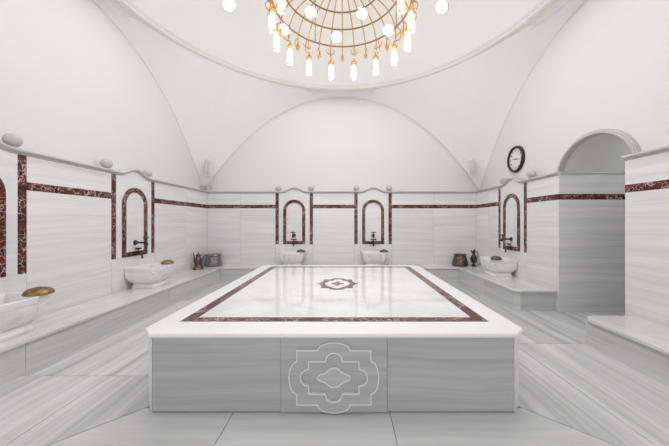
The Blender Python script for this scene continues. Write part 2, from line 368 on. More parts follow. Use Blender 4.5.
# ---- marble panelling -------------------------------------------------------
def Wl(s, t, z): return (XL + t, s, z)
def Wb(s, t, z): return (s, YB - t, z)
def Wr(s, t, z): return (XR - t, s, z)
def hump(s, centres):
    for c in centres:
        d = abs(s - c)
        if d < .30: return .088 * (.5 + .5 * math.cos(PI * d / .30)) ** 1.25
    return 0
BZ0, BZ1 = 1.466, 1.541; UO, UI = .40, .33
def clad(W, wall, s0, s1, centres, seams, back=-T):
    """light panels, red band, red strips, arched frames and cornice of one wall"""
    pan = bmesh.new(); red = bmesh.new(); gro = bmesh.new(); nic = bmesh.new()
    def pb(bm, a, b_, z0, z1, t0=-.03, t1=0.):
        prism(bm, [(a, z0), (b_, z0), (b_, z1), (a, z1)], lambda s, z: W(s, t0, z), lambda s, z: W(s, t1, z))
    pb(gro, s0, s1, 0, CT, back, -.006)
    cuts = [s0]
    for c in sorted(centres): cuts += [c - UO, c + UO]
    cuts.append(s1); q = .002
    for i in range(0, len(cuts), 2):
        a, b_ = cuts[i], cuts[i + 1]
        if b_ - a < .03: continue
        xs = [a] + [x for x in seams if a + .02 < x < b_ - .02] + [b_]
        pb(red, a, b_, BZ0, BZ1)
        for u, v in zip(xs, xs[1:]):
            pb(pan, u + q, v - q, 0, BZ0 - .001); pb(pan, u + q, v - q, BZ1 + .001, CT)
    for c in centres:
        pb(nic, c - UO + q, c + UO - q, 0, .70 - .001)
        for s in (-1, 1):
            a, b_ = sorted((c + s * UI, c + s * UO)); pb(red, a + .001, b_ - .001, .70, CT, -.03, .002)
        n = 28; top = [(c + UI - 2 * UI * i / n, CT + .005 + hump(c + UI - 2 * UI * i / n, centres)) for i in range(n + 1)]
        prism(nic, [(c - UI + .001, .70), (c + UI - .001, .70)] + [(max(min(x, c + UI - .001), c - UI + .001), z) for x, z in top],
              lambda s, z: W(s, -.03, z), lambda s, z: W(s, 0, z))
        pb(gro, c - UI, c + UI, CT, CT + .01, back, -.02)
    obj('marble_panelling', pan, M_WALL, wall); obj('joint_backing', gro, M_GROUT, wall)
    if centres: obj('niche_panelling', nic, M_NICHE, wall)
    else: nic.free()
    obj('red_marble_band', red, M_RED, wall)
    for c in centres:
        fr_ = bmesh.new(); w = .065; ro = .235; zt = 1.65 - ro; n = 20
        out = [(c - ro, .70)] + [(c - ro * math.cos(PI * i / n), zt + ro * math.sin(PI * i / n)) for i in range(n + 1)] + [(c + ro, .70)]
        ri = ro - w
        inn = [(c - ri, .70 + w)] + [(c - ri * math.cos(PI * i / n), zt + ri * math.sin(PI * i / n)) for i in range(n + 1)] + [(c + ri, .70 + w)]
        ring(fr_, out, inn, lambda s, z: W(s, -.01, z), lambda s, z: W(s, .012, z))
        obj('arched_niche_frame', fr_, M_RED, wall, bevel=.003)
    # cornice: one profile carried along the wall
    prof = [(-T + .002, 0), (.0, 0), (.006, .004), (.008, .014), (.022, .018), (.034, .022), (.040, .030), (.040, .040), (.034, .048), (.024, .051), (-T + .002, .051)]
    ss = set([s0, s1])
    for c in centres:
        for i in range(49): ss.add(c - .36 + .72 * i / 48)
    ss = sorted(x for x in ss if s0 <= x <= s1)
    bm = bmesh.new()
    rws = [[bm.verts.new(W(s, t, CT - .008 + hump(s, centres) + z)) for t, z in prof] for s in ss]
    for A, B in zip(rws, rws[1:]):
        for k in range(len(prof)): bm.faces.new((A[k], A[(k + 1) % len(prof)], B[(k + 1) % len(prof)], B[k]))
    bm.faces.new(rws[0]); bm.faces.new(rws[-1][::-1])
    obj('cornice', bm, M_CORN, wall, smooth=True, angle=.7)
NL = [2.203, 3.95]; NB = [-1.086, .60]; NR = [4.745]
clad(Wl, wall_left, YA, YB, NL, [.4, 5.21])
clad(Wb, wall_back, XL, XR, NB, [-2.24, 1.89])
clad(Wr, wall_right, DOOR1, YB, NR, [5.5])
clad(Wr, wall_right, YA, DOOR0, [], [1.2])
# far jamb of the passage: same marble and band; near jamb likewise
bm = bmesh.new(); rd = bmesh.new()
x0 = XR
box(bm, x0 + .001, 4.4, DOOR1 - .008, AC + ARX, 0, BZ0); box(bm, x0 + .001, 4.4, DOOR1 - .008, AC + ARX, BZ1, CT + .01)
obj('marble_panelling', bm, marble('passage_marble', (.3, .3, 12), (.64, .64, .655), (.83, .825, .83), rough=.22, fine=.4, contrast=(.32, .60)), wall_passage)
cap = bmesh.new(); box(cap, x0 - .0, 4.4, DOOR1 - .035, AC + ARX, CT + .01, CT + .043); obj('cornice', cap, M_CORN, wall_passage, bevel=.006)
box(rd, x0 + .001, 4.4, DOOR1 - .008, DOOR1 + .04, BZ0, BZ1); obj('red_marble_band', rd, M_RED, wall_passage)

# ================================================================ THINGS
# ---- raised marble platform
pl = thing('marble_platform', 'large raised marble platform with white polished top in the middle of the hall', 'platform', (-.0725, 3.08, 0))
def octo(x0, x1, y0, y1, c): return [(x0 + c, y0), (x1 - c, y0), (x1, y0 + c), (x1, y1 - c), (x1 - c, y1), (x0 + c, y1), (x0, y1 - c), (x0, y0 + c)]
P0 = Vector((-.0725, 3.08, 0))
def lp(x, y, z): return (x - P0.x, y - P0.y, z)
bm = bmesh.new(); c = .07
BX0, BX1, BY0, BY1 = -1.255, 1.110, 1.732, 4.39
prism(bm, octo(BX0 + .005, BX1 - .005, BY0 + .005, BY1 - .005, c), lambda x, y: lp(x, y, 0), lambda x, y: lp(x, y, .468))
obj('core', bm, M_GROUT, pl)
bm = bmesh.new()
for a, b_ in ((BX0 + c + .003, -.393 - .0025), (.258 + .0025, BX1 - c - .003)): box(bm, *[v - P0.x for v in (a, b_)], BY0 - P0.y, BY0 + .02 - P0.y, .012, .472)
for xx in (BX0, BX1 - .02):
    for a, b_ in ((BY0 + c, 3.0), (3.004, BY1 - c)): box(bm, xx - P0.x, xx + .02 - P0.x, a - P0.y, b_ - P0.y, .012, .472)
box(bm, BX0 + c - P0.x, BX1 - c - P0.x, BY1 - .02 - P0.y, BY1 - P0.y, .012, .472)
obj('side_panel', bm, M_BASE, pl)
for sx, xx in ((1, BX0), (-1, BX1)):
    for sy, yy in ((1, BY0), (-1, BY1)):
        q = [(xx, yy + sy * c), (xx + sx * c, yy), (xx + sx * (c + .0), yy + sy * .02), (xx + sx * .02, yy + sy * c)]
        bm = bmesh.new(); prism(bm, q, lambda x, y: lp(x, y, .0), lambda x, y: lp(x, y, .472)); obj('corner_post', bm, M_NICHE, pl)
# carved centre panel
cp = bmesh.new(); box(cp, -.393 - P0.x, .258 - P0.x, BY0 - .004 - P0.y, BY0 + .02 - P0.y, .008, .472)
carved = obj('carved_panel', cp, M_BASE, pl)
mcx, mcz = -.0675 - P0.x, .226
def cart(hw, hh, bw, bh, tw, th, n=14, ogee=0):
    """cartouche outline: rectangle hw x hh with arcs bulging to bw (sides, half height th... ) and bh (top, half width tw)"""
    pts = []
    def arc(p, q, bulge, axis):
        out = []
        for i in range(1, n):
            t = i / n; x = p[0] + (q[0] - p[0]) * t; y = p[1] + (q[1] - p[1]) * t
            k = math.sqrt(max(0, 1 - (2 * t - 1) ** 2)) if not ogee else (.5 - .5 * math.cos(2 * PI * t)) ** .75
            out.append((x + (bulge * k if axis == 0 else 0), y + (bulge * k if axis == 1 else 0)))
        return out
    pts += [(-hw, -hh), (-tw, -hh)] + arc((-tw, -hh), (tw, -hh), -(bh - hh), 1) + [(tw, -hh), (hw, -hh)]
    pts += [(hw, -th)] + arc((hw, -th), (hw, th), bw - hw, 0) + [(hw, th), (hw, hh)]
    pts += [(tw, hh)] + arc((tw, hh), (-tw, hh), bh - hh, 1) + [(-tw, hh), (-hw, hh)]
    pts += [(-hw, th)] + arc((-hw, th), (-hw, -th), -(bw - hw), 0) + [(-hw, -th)]
    return pts
yf = BY0 - .004 - P0.y
fo = cart(.225, .165, .272, .212, .10, .10)
fm = cart(.152, .098, .203, .150, .052, .052)
F = lambda d: (lambda x, z: (mcx + x, yf - d, mcz + z))
def outset(P, d):
    n = len(P); out = []
    for i in range(n):
        p, q, w_ = Vector(P[i - 1]), Vector(P[i]), Vector(P[(i + 1) % n])
        a, b_ = (q - p), (w_ - q)
        if a.length < 1e-7: a = b_
        if b_.length < 1e-7: b_ = a
        a.normalize(); b_.normalize(); n1 = Vector((a.y, -a.x)); n2 = Vector((b_.y, -b_.x)); m = n1 + n2
        m = m / max(m.length_squared * .5, .35)
        out.append(tuple(q + m * d))
    return out
def uniq(P): return [p for i, p in enumerate(P) if (Vector(p) - Vector(P[i - 1])).length > 1e-5]
fo, fm = uniq(fo), uniq(fm)
fi = []
for i in range(72):
    a = 2 * PI * i / 72; r_ = 1 + .15 * math.cos(4 * a) + .03 * math.cos(2 * a)
    fi.append((.084 * r_ * math.cos(a), .052 * r_ * math.sin(a)))
def plate(P, hole, name, d):
    bm = bmesh.new()
    if hole:
        big, small = P, hole
        # bridge two outlines by matching angle samples
        def at(Q, ang):
            best = 0; dx, dz = math.cos(ang), math.sin(ang)
            for i in range(len(Q)):
                (x1, z1), (x2, z2) = Q[i - 1], Q[i]; ex, ez = x2 - x1, z2 - z1; den = dx * ez - dz * ex
                if abs(den) < 1e-9: continue
                t = (x1 * ez - z1 * ex) / den; u = (x1 * dz - z1 * dx) / den
                if t > 0 and -1e-6 <= u <= 1 + 1e-6: best = max(best, t)
            return (best * dx, best * dz)
        A = sorted(set([round(math.atan2(z, x), 5) for x, z in big + small] + [round(-PI + 2 * PI * i / 180, 5) for i in range(180)]))
        ring(bm, [at(big, a) for a in A], [at(small, a) for a in A], F(-.002), F(d))
    else: prism(bm, P, F(-.002), F(d))
    return obj(name, bm, M_BASE, carved)
plate(fo, fm, 'outer_cartouche', .013); plate(fi, None, 'inner_cartouche', .013)
for P in (fo, fm, fi):
    bm = bmesh.new(); ring(bm, outset(P, .0035), outset(P, -.0035), F(.001), F(.0175)); obj('carved_fillet', bm, M_NICHE, carved)
# top slab with a rounded edge
LX0, LX1, LY0, LY1 = -1.276, 1.133, 1.70, 4.425
prof = [(.03, .472), (.006, .473), (.001, .475), (0, .479), (0, .488), (.002, .493), (.006, .498), (.012, .500)]
bm = bmesh.new(); rws = []
for ins, z in prof:
    rws.append([bm.verts.new(lp(x, y, z)) for x, y in octo(LX0 + ins, LX1 - ins, LY0 + ins, LY1 - ins, .092 - ins * .58)])
for A, B in zip(rws, rws[1:]):
    for k in range(8): bm.faces.new((A[k], A[(k + 1) % 8], B[(k + 1) % 8], B[k]))
bm.faces.new(rws[0][::-1])
RX0, RX1, RY0, RY1, RW = -1.117, .972, 1.905, 4.265, .085
inner = [(RX0, RY0), (RX1, RY0), (RX1, RY1), (RX0, RY1)]
bm.faces.new(rws[-1])
obj('top_slab', bm, M_RIM, pl, smooth=True, angle=.5)
bm = bmesh.new(); RI = [(RX0 + RW, RY0 + RW), (RX1 - RW, RY0 + RW), (RX1 - RW, RY1 - RW), (RX0 + RW, RY1 - RW)]
ring(bm, inner, RI, lambda x, y: lp(x, y, .490), lambda x, y: lp(x, y, .5008))
obj('red_border_inlay', bm, M_RED, pl)
bm = bmesh.new()   # four mitred white slabs and a centre slab
ix0, ix1, iy0, iy1 = RX0 + RW, RX1 - RW, RY0 + RW, RY1 - RW
mx0, mx1, my0, my1 = P0.x - .42, P0.x + .42, 3.09 - .5, 3.09 + .5
for q in ([(ix0, iy0), (ix1, iy0), (mx1, my0), (mx0, my0)], [(ix1, iy0), (ix1, iy1), (mx1, my1), (mx1, my0)],
          [(ix1, iy1), (ix0, iy1), (mx0, my1), (mx1, my1)], [(ix0, iy1), (ix0, iy0), (mx0, my0), (mx0, my1)], [(mx0, my0), (mx1, my0), (mx1, my1), (mx0, my1)]):
    prism(bm, q, lambda x, y: lp(x, y, .490), lambda x, y: lp(x, y, .5006))
obj('inner_slab', bm, M_TOP, pl)
mc = (P0.x - .01, 3.08)
FT = lambda z: (lambda x, y: lp(mc[0] + x, mc[1] + y, z))
bm = bmesh.new()
o1 = cart(.165, .215, .190, .285, .085, .10); i1 = cart(.108, .150, .135, .225, .055, .070)
ring(bm, o1, i1, FT(.495), FT(.5016))
for s in (-1, 1):
    prism(bm, [(s * .175, -.045), (s * .225, 0), (s * .175, .045), (s * .15, 0)], FT(.495), FT(.5018))
    for t in (-1, 1): prism(bm, [(s * .112, t * .165), (s * .07, t * .165), (s * .112, t * .10)], FT(.495), FT(.5018))
prism(bm, [(.055 * math.cos(a) * (1 + .25 * math.cos(4 * a)), .085 * math.sin(a) * (1 + .25 * math.cos(4 * a))) for a in [2 * PI * i / 32 for i in range(32)]], FT(.495), FT(.5018))
obj('red_medallion_inlay', bm, M_RED, pl)

# ---- benches
def bench_base(bm, x0, x1, y0, y1, joints, axis):
    js = sorted(joints)
    lo, hi = (y0, y1) if axis == 'y' else (x0, x1)
    cs = [lo] + [j for j in js if lo < j < hi] + [hi]
    for a, b_ in zip(cs, cs[1:]):
        if axis == 'y': box(bm, x0, x1, a + .002, b_ - .002, 0, .236)
        else: box(bm, a + .002, b_ - .002, x0 if 0 else y0, y1, 0, .236)
def slab_poly(pts, parent, name, mat, z0=.232, z1=.27):
    bm = bmesh.new(); prism(bm, pts, lambda x, y: (x, y, z0), lambda x, y: (x, y, z1))
    return obj(name, bm, mat, parent, bevel=.012)
bn = thing('marble_bench', 'long low marble bench running round three walls under the basins', 'bench', (0, 0, 0))
e = .003
lipL, lipB, lipR = -2.45, 5.58, 2.245
bench_end = 3.72
bm = bmesh.new()
for a, b_ in ((YF + .3, 2.18), (2.184, 3.96), (3.964, YB - e)): box(bm, XL + e, lipL - .02, a, b_, 0, .236)
obj('bench_front', bm, M_BENCH, bn)
bm = bmesh.new()
for a, b_ in ((lipL - .018, -1.2), (-1.196, 1.0), (1.004, lipR + .018)): box(bm, a, b_, lipB + .02, YB - e, 0, .236)
obj('bench_front', bm, M_BENCH, bn)
bm = bmesh.new()
prism(bm, [(lipR + .02, bench_end + .09), (lipR + .085, bench_end + .02), (XR - e, bench_end + .02), (XR - e, 4.6), (lipR + .02, 4.6)], lambda x, y: (x, y, 0), lambda x, y: (x, y, .236))
box(bm, lipR + .02, XR - e, 4.604, YB - e, 0, .236)
obj('bench_front', bm, M_BENCH, bn)
slab_poly([(XL + e, YF + .28), (lipL, YF + .28), (lipL, lipB), (lipR, lipB), (lipR, bench_end + .08), (lipR + .075, bench_end), (XR - e, bench_end), (XR - e, YB - e), (XL + e, YB - e)], bn, 'seat_slab', M_SEAT)
b2 = thing('marble_bench', 'short low grey marble bench against the right wall nearer than the arched doorway', 'bench', (0, 0, 0))
bm = bmesh.new()
for a, b_ in ((YF + .3, 1.2), (1.204, 2.70 - .004)): box(bm, 2.30, XR - e, a, b_, 0, .236)
obj('bench_front', bm, M_BENCH, b2)
slab_poly([(2.27, YF + .28), (XR - e, YF + .28), (XR - e, 2.73), (2.345, 2.73), (2.27, 2.65)], b2, 'seat_slab', M_SEAT)

# ---- basins
def basin_outline(k, dep=1., back=.0):
    half = [(-.248, 0), (-.252, .13), (-.252, .30), (-.243, .365), (-.210, .398), (-.14, .402), (-.11, .420), (0, .425)]
    pts = half + [(-x, y) for x, y in half[-2::-1]]
    return [(x * k, .2 + (y - .2) * (k if y > .2 else k)) for x, y in pts]
def resample(pts, n=56):
    # keeps the corners: subdivide each edge evenly
    out = []
    per = max(1, n // len(pts))
    for i, p in enumerate(pts):
        q = pts[(i + 1) % len(pts)]
        for j in range(per): out.append((p[0] + (q[0] - p[0]) * j / per, p[1] + (q[1] - p[1]) * j / per))
    return out
def make_basin():
    t = thing('marble_basin', '', 'basin')
    def loft(bm, secs):
        rws = [[bm.verts.new((x, max(y, .004), z)) for x, y in resample(basin_outline(k))] for k, z in secs]
        n = len(rws[0])
        for A, B in zip(rws, rws[1:]):
            for k in range(n): bm.faces.new((A[k], A[(k + 1) % n], B[(k + 1) % n], B[k]))
        bm.faces.new(rws[0][::-1]); bm.faces.new(rws[-1])
    bm = bmesh.new()
    loft(bm, [(.60, .070), (.70, .074), (.79, .092), (.885, .124), (.945, .165), (.968, .205), (.972, .232), (.99, .236), (1.0, .242), (1.0, .286), (.985, .292), (.88, .292), (.865, .284), (.85, .24), (.76, .18), (.6, .14), (.3, .12)])
    obj('bowl', bm, M_BASIN, t, smooth=True, angle=.45)
    bm = bmesh.new()
    loft(bm, [(.72, 0), (.735, .006), (.735, .026), (.70, .034), (.675, .046), (.69, .060), (.70, .068), (.60, .076)])
    obj('foot', bm, M_BASIN, t, smooth=True, angle=.45)
    for s in (-1, 1):
        bm = bmesh.new()
        ball(bm, (s * .222, .372, .218), .024, 12, .8); tube(bm, [(s * .20, .33, .212), (s * .218, .368, .218)], .018)
        obj('knob', bm, M_BASIN, t, smooth=True)
    return t
basins = [
    ((XL + .002, NL[0], .27), -PI / 2, 'white marble wash basin cut off by the left edge of the photo'),
    ((XL + .002, NL[1] + .045, .27), -PI / 2, 'white marble wash basin on the left wall bench, beside the copper ewer'),
    ((NB[0], YB - .002, .27), PI, 'white marble wash basin on the back wall, the left one of two'),
    ((NB[1], YB - .002, .27), PI, 'white marble wash basin on the back wall, the right one of two'),
    ((XR - .002, NR[0] + .06, .27), PI / 2, 'white marble wash basin on the right wall bench below the clock'),
]
proto = make_basin()
for i, (loc, rz, lab) in enumerate(basins):
    o = proto if i == 0 else copy_tree(proto)
    o.location = loc; o.rotation_euler = (0, 0, rz); o['label'] = lab; o['group'] = 'marble wash basins'

# ---- brass wash bowls lying upside down on the basin rims
def make_tas(mat):
    t = thing('wash_bowl', '', 'bowl')
    bm = bmesh.new()
    lathe(bm, [(.092, 0), (.097, .004), (.097, .012), (.090, .028), (.074, .043), (.052, .052), (.030, .055), (.022, .0545)], 36)
    lathe(bm, [(.091, .001), (.086, .022), (.07, .038), (.03, .049), (0, .049)], 36)
    obj('bowl_shell', bm, mat, t, smooth=True, angle=1.2)
    bm = bmesh.new(); lathe(bm, [(.026, .052), (.026, .057), (.018, .060), (.012, .059), (.008, .062), (0, .063)], 24); obj('boss', bm, mat, t, smooth=True)
    return t
tp = make_tas(M_BRASS); RT = .27 + .292
tas = [((-2.60, 2.395, RT), M_BRASS, 'gold brass wash bowl on the basin at the left edge of the photo'),
       ((-2.60, 4.13, RT), M_BRASS, 'brass wash bowl on the rim of the left wall basin beside the ewer'),
       ((NB[0] + .19, 5.72, RT), M_OLIVE, 'dark brass wash bowl on the left one of the two back wall basins'),
       ((NB[1] + .19, 5.72, RT), M_OLIVE, 'dark brass wash bowl on the right one of the two back wall basins'),
       ((2.465, 4.60, RT), M_OLIVE, 'dull brass wash bowl on the basin below the clock')]
for i, (loc, mat, lab) in enumerate(tas):
    o = tp if i == 0 else copy_tree(tp)
    o.location = loc; o['label'] = lab; o['group'] = 'wash bowls on the basins'
    if i: o.scale = (.88, .88, .95)
    if mat is not M_BRASS:
        for ch in o.children:
            ch.data = ch.data.copy(); ch.data.materials[0] = mat

# ---- taps
def make_tap_upper():
    t = thing('wall_tap', '', 'tap')      # local +y points away from the wall
    bm = bmesh.new()
    rot = lambda P: [(x, z, y) for x, y, z in P]
    for v in ():
        pass
    tube(bm, [(0, 0, 0), (0, .006, 0), (0, .012, 0)], [.03, .03, .022], 20); tube(bm, [(0, .01, 0), (0, .06, 0), (0, .12, 0), (0, .155, 0)], [.015, .011, .011, .016], 12)
    ball(bm, (0, .02, 0), .02, 12)
    obj('tap_body', bm, M_BRONZE, t, smooth=True, angle=.9)
    bm = bmesh.new(); tube(bm, [(0, .15, -.03), (0, .15, 0), (0, .15, .045), (0, .15, .062)], [.012, .013, .010, .008], 10)
    tube(bm, [(-.030, .15, .058), (0, .15, .066), (.030, .15, .058)], [.009, .006, .009], 10); ball(bm, (-.032, .15, .057), .010, 8); ball(bm, (.032, .15, .057), .010, 8)
    obj('handle', bm, M_BRONZE, t, smooth=True, angle=.9)
    bm = bmesh.new(); tube(bm, bez((0, .150, 0), (0, .17, .0), (0, .172, -.01), (0, .17, -.03), 8), [.012] * 8 + [.014], 10)
    obj('spout', bm, M_BRONZE, t, smooth=True, angle=.9)
    return t
def make_tap_lower():
    t = thing('basin_tap', '', 'tap')
    bm = bmesh.new()
    tube(bm, [(0, 0, 0), (0, .01, 0), (0, .02, 0)], [.028, .028, .018], 20); tube(bm, [(0, .012, 0), (0, .05, .0), (0, .09, -.004)], [.014, .018, .014], 12)
    obj('tap_body', bm, M_BRONZE, t, smooth=True, angle=.9)
    bm = bmesh.new(); tube(bm, [(0, .055, .01), (0, .055, .045), (0, .055, .05)], [.010, .009, .013], 10)
    for a in (0, PI / 2):
        ca, sa = .034 * math.cos(a), .034 * math.sin(a)
        tube(bm, [(-ca, .055 - sa, .052), (0, .055, .054), (ca, .055 + sa, .052)], [.010, .006, .010], 8)
        ball(bm, (-ca, .055 - sa, .052), .011, 8); ball(bm, (ca, .055 + sa, .052), .011, 8)
    obj('handle', bm, M_BRONZE, t, smooth=True, angle=.9)
    bm = bmesh.new(); tube(bm, bez((0, .085, -.004), (0, .13, -.004), (0, .145, -.015), (0, .145, -.055), 8), [.012] * 8 + [.015], 10)
    obj('spout', bm, M_BRONZE, t, smooth=True, angle=.9)
    return t
spots_ = [('second arched niche of the left wall', (XL, NL[1]), -PI / 2), ('left niche of the back wall', (NB[0], YB), PI), ('right niche of the back wall', (NB[1], YB), PI), ('niche of the right wall below the clock', (XR, NR[0]), PI / 2)]
u0, l0 = make_tap_upper(), make_tap_lower()
for i, (w, (x, y), rz) in enumerate(spots_):
    dx, dy = -math.sin(rz) * .0, math.cos(rz) * .0
    o = u0 if i == 0 else copy_tree(u0); o.location = (x, y, .885); o.rotation_euler = (0, 0, rz)
    o['label'] = 'upper bronze tap inside the ' + w; o['group'] = 'upper taps in the niches'; o.scale = (1.2, 1, 1.2)
    n_ = Vector((-math.sin(rz), math.cos(rz), 0)) * .012
    o = l0 if i == 0 else copy_tree(l0); o.location = (x + n_.x, y + n_.y, .735); o.rotation_euler = (0, 0, rz)
    o['label'] = 'cross-handled lower tap on the frame of the ' + w; o['group'] = 'lower taps above the basins'; o.scale = (1.35, .62, 1.3)

# ---- stone balls on the cornice
bm = bmesh.new(); lathe(bm, [(0, 0), (.030, 0), (.030, .014)], 24); ball(bm, (0, 0, .070), .063, 32, .97)
fb = obj('ball_finial', bm, M_STONE, smooth=True, angle=3)
zc_ = CT + .043
fins = [((-2.97, 2.52, zc_), 'largest round stone ball on the cornice, at the left edge of the photo'),
        ((-2.97, 3.513, zc_), 'stone ball on the left cornice, nearer side of the second niche'),
        ((-2.97, 4.239, zc_), 'stone ball on the left cornice, farther side of the second niche'),
        ((NB[0] - .352, 6.09, zc_), 'first round stone ball from the left on the back wall cornice'),
        ((NB[0] + .352, 6.09, zc_), 'second round stone ball from the left on the back wall cornice'),
        ((NB[1] - .352, 6.09, zc_), 'third round stone ball from the left on the back wall cornice'),
        ((NB[1] + .352, 6.09, zc_), 'rightmost round stone ball on the back wall cornice'),
        ((2.83, 5.03, zc_), 'stone ball on the right cornice, at the far side of its niche'),
        ((2.83, 4.28, zc_), 'stone ball on the right cornice, between the clock and the doorway')]
for i, (loc, lab) in enumerate(fins):
    o = fb if i == 0 else fb.copy()
    if i: COL.objects.link(o)
    o.location = loc; tag(o, lab, 'stone ball', 'stone balls on the cornice')

# ---- clock
ck = thing('wall_clock', 'round wall clock with black rim and white face above the right niche', 'clock', (WXR - .001, 4.84, 2.25), PI / 2)
def disc_y(bm, prof, seg=48):
    lathe(bm, prof, seg); bmesh.ops.rotate(bm, verts=bm.verts, matrix=Matrix.Rotation(-PI / 2, 3, 'X'))
bm = bmesh.new(); disc_y(bm, [(.19, 0), (.225, 0), (.228, .02), (.222, .04), (.205, .05), (.19, .045), (.182, .028), (.182, .012)], 64); obj('clock_rim', bm, M_BLACK, ck, smooth=True, angle=.8)
bm = bmesh.new(); disc_y(bm, [(0, .0), (.20, .0), (.20, .018), (0, .018)], 64); obj('clock_face', bm, M_FACE, ck)
def txt(s, size):
    cu = bpy.data.curves.new('t', 'FONT'); cu.body = s; cu.size = size; cu.align_x = 'CENTER'; cu.align_y = 'CENTER'; cu.extrude = .0015
    o = bpy.data.objects.new('t', cu); COL.objects.link(o); bpy.context.view_layer.update()
    me = bpy.data.meshes.new_from_object(o.evaluated_get(bpy.context.evaluated_depsgraph_get())); bpy.data.objects.remove(o)
    bm = bmesh.new(); bm.from_mesh(me); return bm
# seen from the room (looking at the local +y side) local +x is on the left
for h in range(1, 13):
    a = 2 * PI * h / 12; bm = txt(str(h), .042)
    bmesh.ops.rotate(bm, verts=bm.verts, matrix=Matrix.Rotation(PI / 2, 3, 'X')); bmesh.ops.rotate(bm, verts=bm.verts, matrix=Matrix.Rotation(PI, 3, 'Z'))
    bmesh.ops.translate(bm, verts=bm.verts, vec=(-.145 * math.sin(a), .0195, .145 * math.cos(a)))
    obj('numeral', bm, M_BLACK, ck)
def hand(a, ln, w, y):
    bm = bmesh.new(); d = Vector((-math.sin(a), 0, math.cos(a))); n = Vector((d.z, 0, -d.x))
    pts = [-.03 * d - n * w, -.03 * d + n * w, ln * d + n * w * .5, ln * d - n * w * .5]
    a_ = [bm.verts.new(p + Vector((0, y, 0))) for p in pts]; b_ = [bm.verts.new(p + Vector((0, y + .002, 0))) for p in pts]
    bm.faces.new(a_); bm.faces.new(b_[::-1])
    for i in range(4): bm.faces.new((a_[i], b_[i], b_[(i + 1) % 4], a_[(i + 1) % 4]))
    return bm
obj('hour_hand', hand(math.radians(280), .075, .006, .023), M_BLACK, ck)
obj('minute_hand', hand(math.radians(100), .12, .004, .026), M_BLACK, ck)
bm = bmesh.new(); disc_y(bm, [(0, .018), (.010, .018), (.010, .03), (0, .03)], 16); obj('pivot', bm, M_BLACK, ck)

# ---- copper vessels
def ring_dented(a, z): return 1 + (.03 * math.cos(10 * a) if z > .2 else 0)
def make_bucket(name, lab, loc, mat, rb, rt, h, flare, group=None):
    t = thing(name, lab, 'vessel', loc)
    bm = bmesh.new()
    lathe(bm, [(0, 0), (rb * .93, 0), (rb, .010), (rb * 1.0, .04), (rb * .96, .08), (rb * .86, h * .6), (rt * .98, h * .88), (rt * .97, h * .92), (rt + flare, h - .008), (rt + flare, h), (rt * .95, h - .006), (rt * .9, h * .85), (rb * .85, .06), (0, .03)], 40)
    obj('vessel_body', bm, mat, t, smooth=True, angle=.9)
    bm = bmesh.new()
    for z, r in ((.035, rb * 1.0), (h * .58, rb * .875)):
        tube(bm, [(r * math.cos(a), r * math.sin(a), z) for a in [2 * PI * k / 36 for k in range(36)]], .005, 6, closed=True)
    obj('raised_hoop', bm, mat, t, smooth=True)
    return t
bk = make_bucket('tin_pot', 'grey tin pot with wavy rim on the bench at the left back corner', (-2.725, 5.83, .27), M_SILVER, .165, .135, .225, .02)
bm = bmesh.new(); lathe(bm, [(.130, .205), (.150, .205), (.158, .215), (.160, .226), (.152, .240), (.140, .242), (.130, .232), (.128, .215), (.130, .205)], 96, mod=lambda a, z: 1 + (.06 * abs(math.cos(6 * a)) if z > .21 else 0))
obj('scalloped_rim', bm, M_SILVER, bk, smooth=True)
make_bucket('bronze_pot', 'dark bronze pot with tapering sides on the bench at the right back corner', (2.385, 5.84, .27), M_COPPER, .155, .118, .235, .008)
# ewer left: conical body, long spout, loop handle, domed lid
ew = thing('copper_ewer', 'tin and copper ewer with thin spout on the left bench by the back corner', 'ewer', (-2.81, 5.40, .27), 0)
bm = bmesh.new(); lathe(bm, [(0, 0), (.098, 0), (.103, .010), (.090, .022), (.072, .05), (.062, .10), (.058, .15), (.064, .175), (.060, .20), (.042, .225), (.036, .245), (.040, .256), (0, .256)], 36)
obj('ewer_body', bm, M_COPPER, ew, smooth=True, angle=.8)
bm = bmesh.new(); lathe(bm, [(.042, .254), (.038, .268), (.022, .285), (.009, .293), (.007, .305), (.013, .315), (.009, .326), (0, .33)], 24); obj('ewer_lid', bm, M_BRONZE, ew, smooth=True)
bm = bmesh.new(); tube(bm, bez((-.055, 0, .11), (-.09, 0, .14), (-.062, 0, .26), (-.098, 0, .315), 12), [.015 - .0006 * i for i in range(13)], 10); obj('spout', bm, M_BRONZE, ew, smooth=True)
bm = bmesh.new(); tube(bm, bez((.036, 0, .25), (.075, 0, .32), (.125, 0, .25), (.058, 0, .16), 14), .007, 8); obj('handle', bm, M_COPPER, ew, smooth=True)
# ewer right: slender jug on a foot
ew = thing('bronze_ewer', 'slender dark bronze jug with curved handle on the bench at the right back corner', 'ewer', (2.635, 5.77, .27), 0)
bm = bmesh.new(); lathe(bm, [(0, 0), (.052, 0), (.055, .010), (.034, .026), (.020, .045), (.024, .060), (.050, .085), (.067, .125), (.066, .165), (.044, .21), (.028, .24), (.027, .27), (.036, .295), (.034, .30), (.022, .27), (0, .26)], 32)
obj('ewer_body', bm, M_BRONZE, ew, smooth=True, angle=.9)
bm = bmesh.new(); tube(bm, bez((.030, 0, .285), (.085, 0, .34), (.105, 0, .23), (.062, 0, .155), 12), .007, 8); obj('handle', bm, M_BRONZE, ew, smooth=True)
bm = bmesh.new(); tube(bm, bez((-.025, 0, .275), (-.035, 0, .30), (-.05, 0, .31), (-.06, 0, .335), 6), [.022, .02, .018, .015, .013, .010, .008], 10); ball(bm, (0.01, 0, .315), .02, 10, 1.5)
obj('pouring_lip', bm, M_BRONZE, ew, smooth=True)

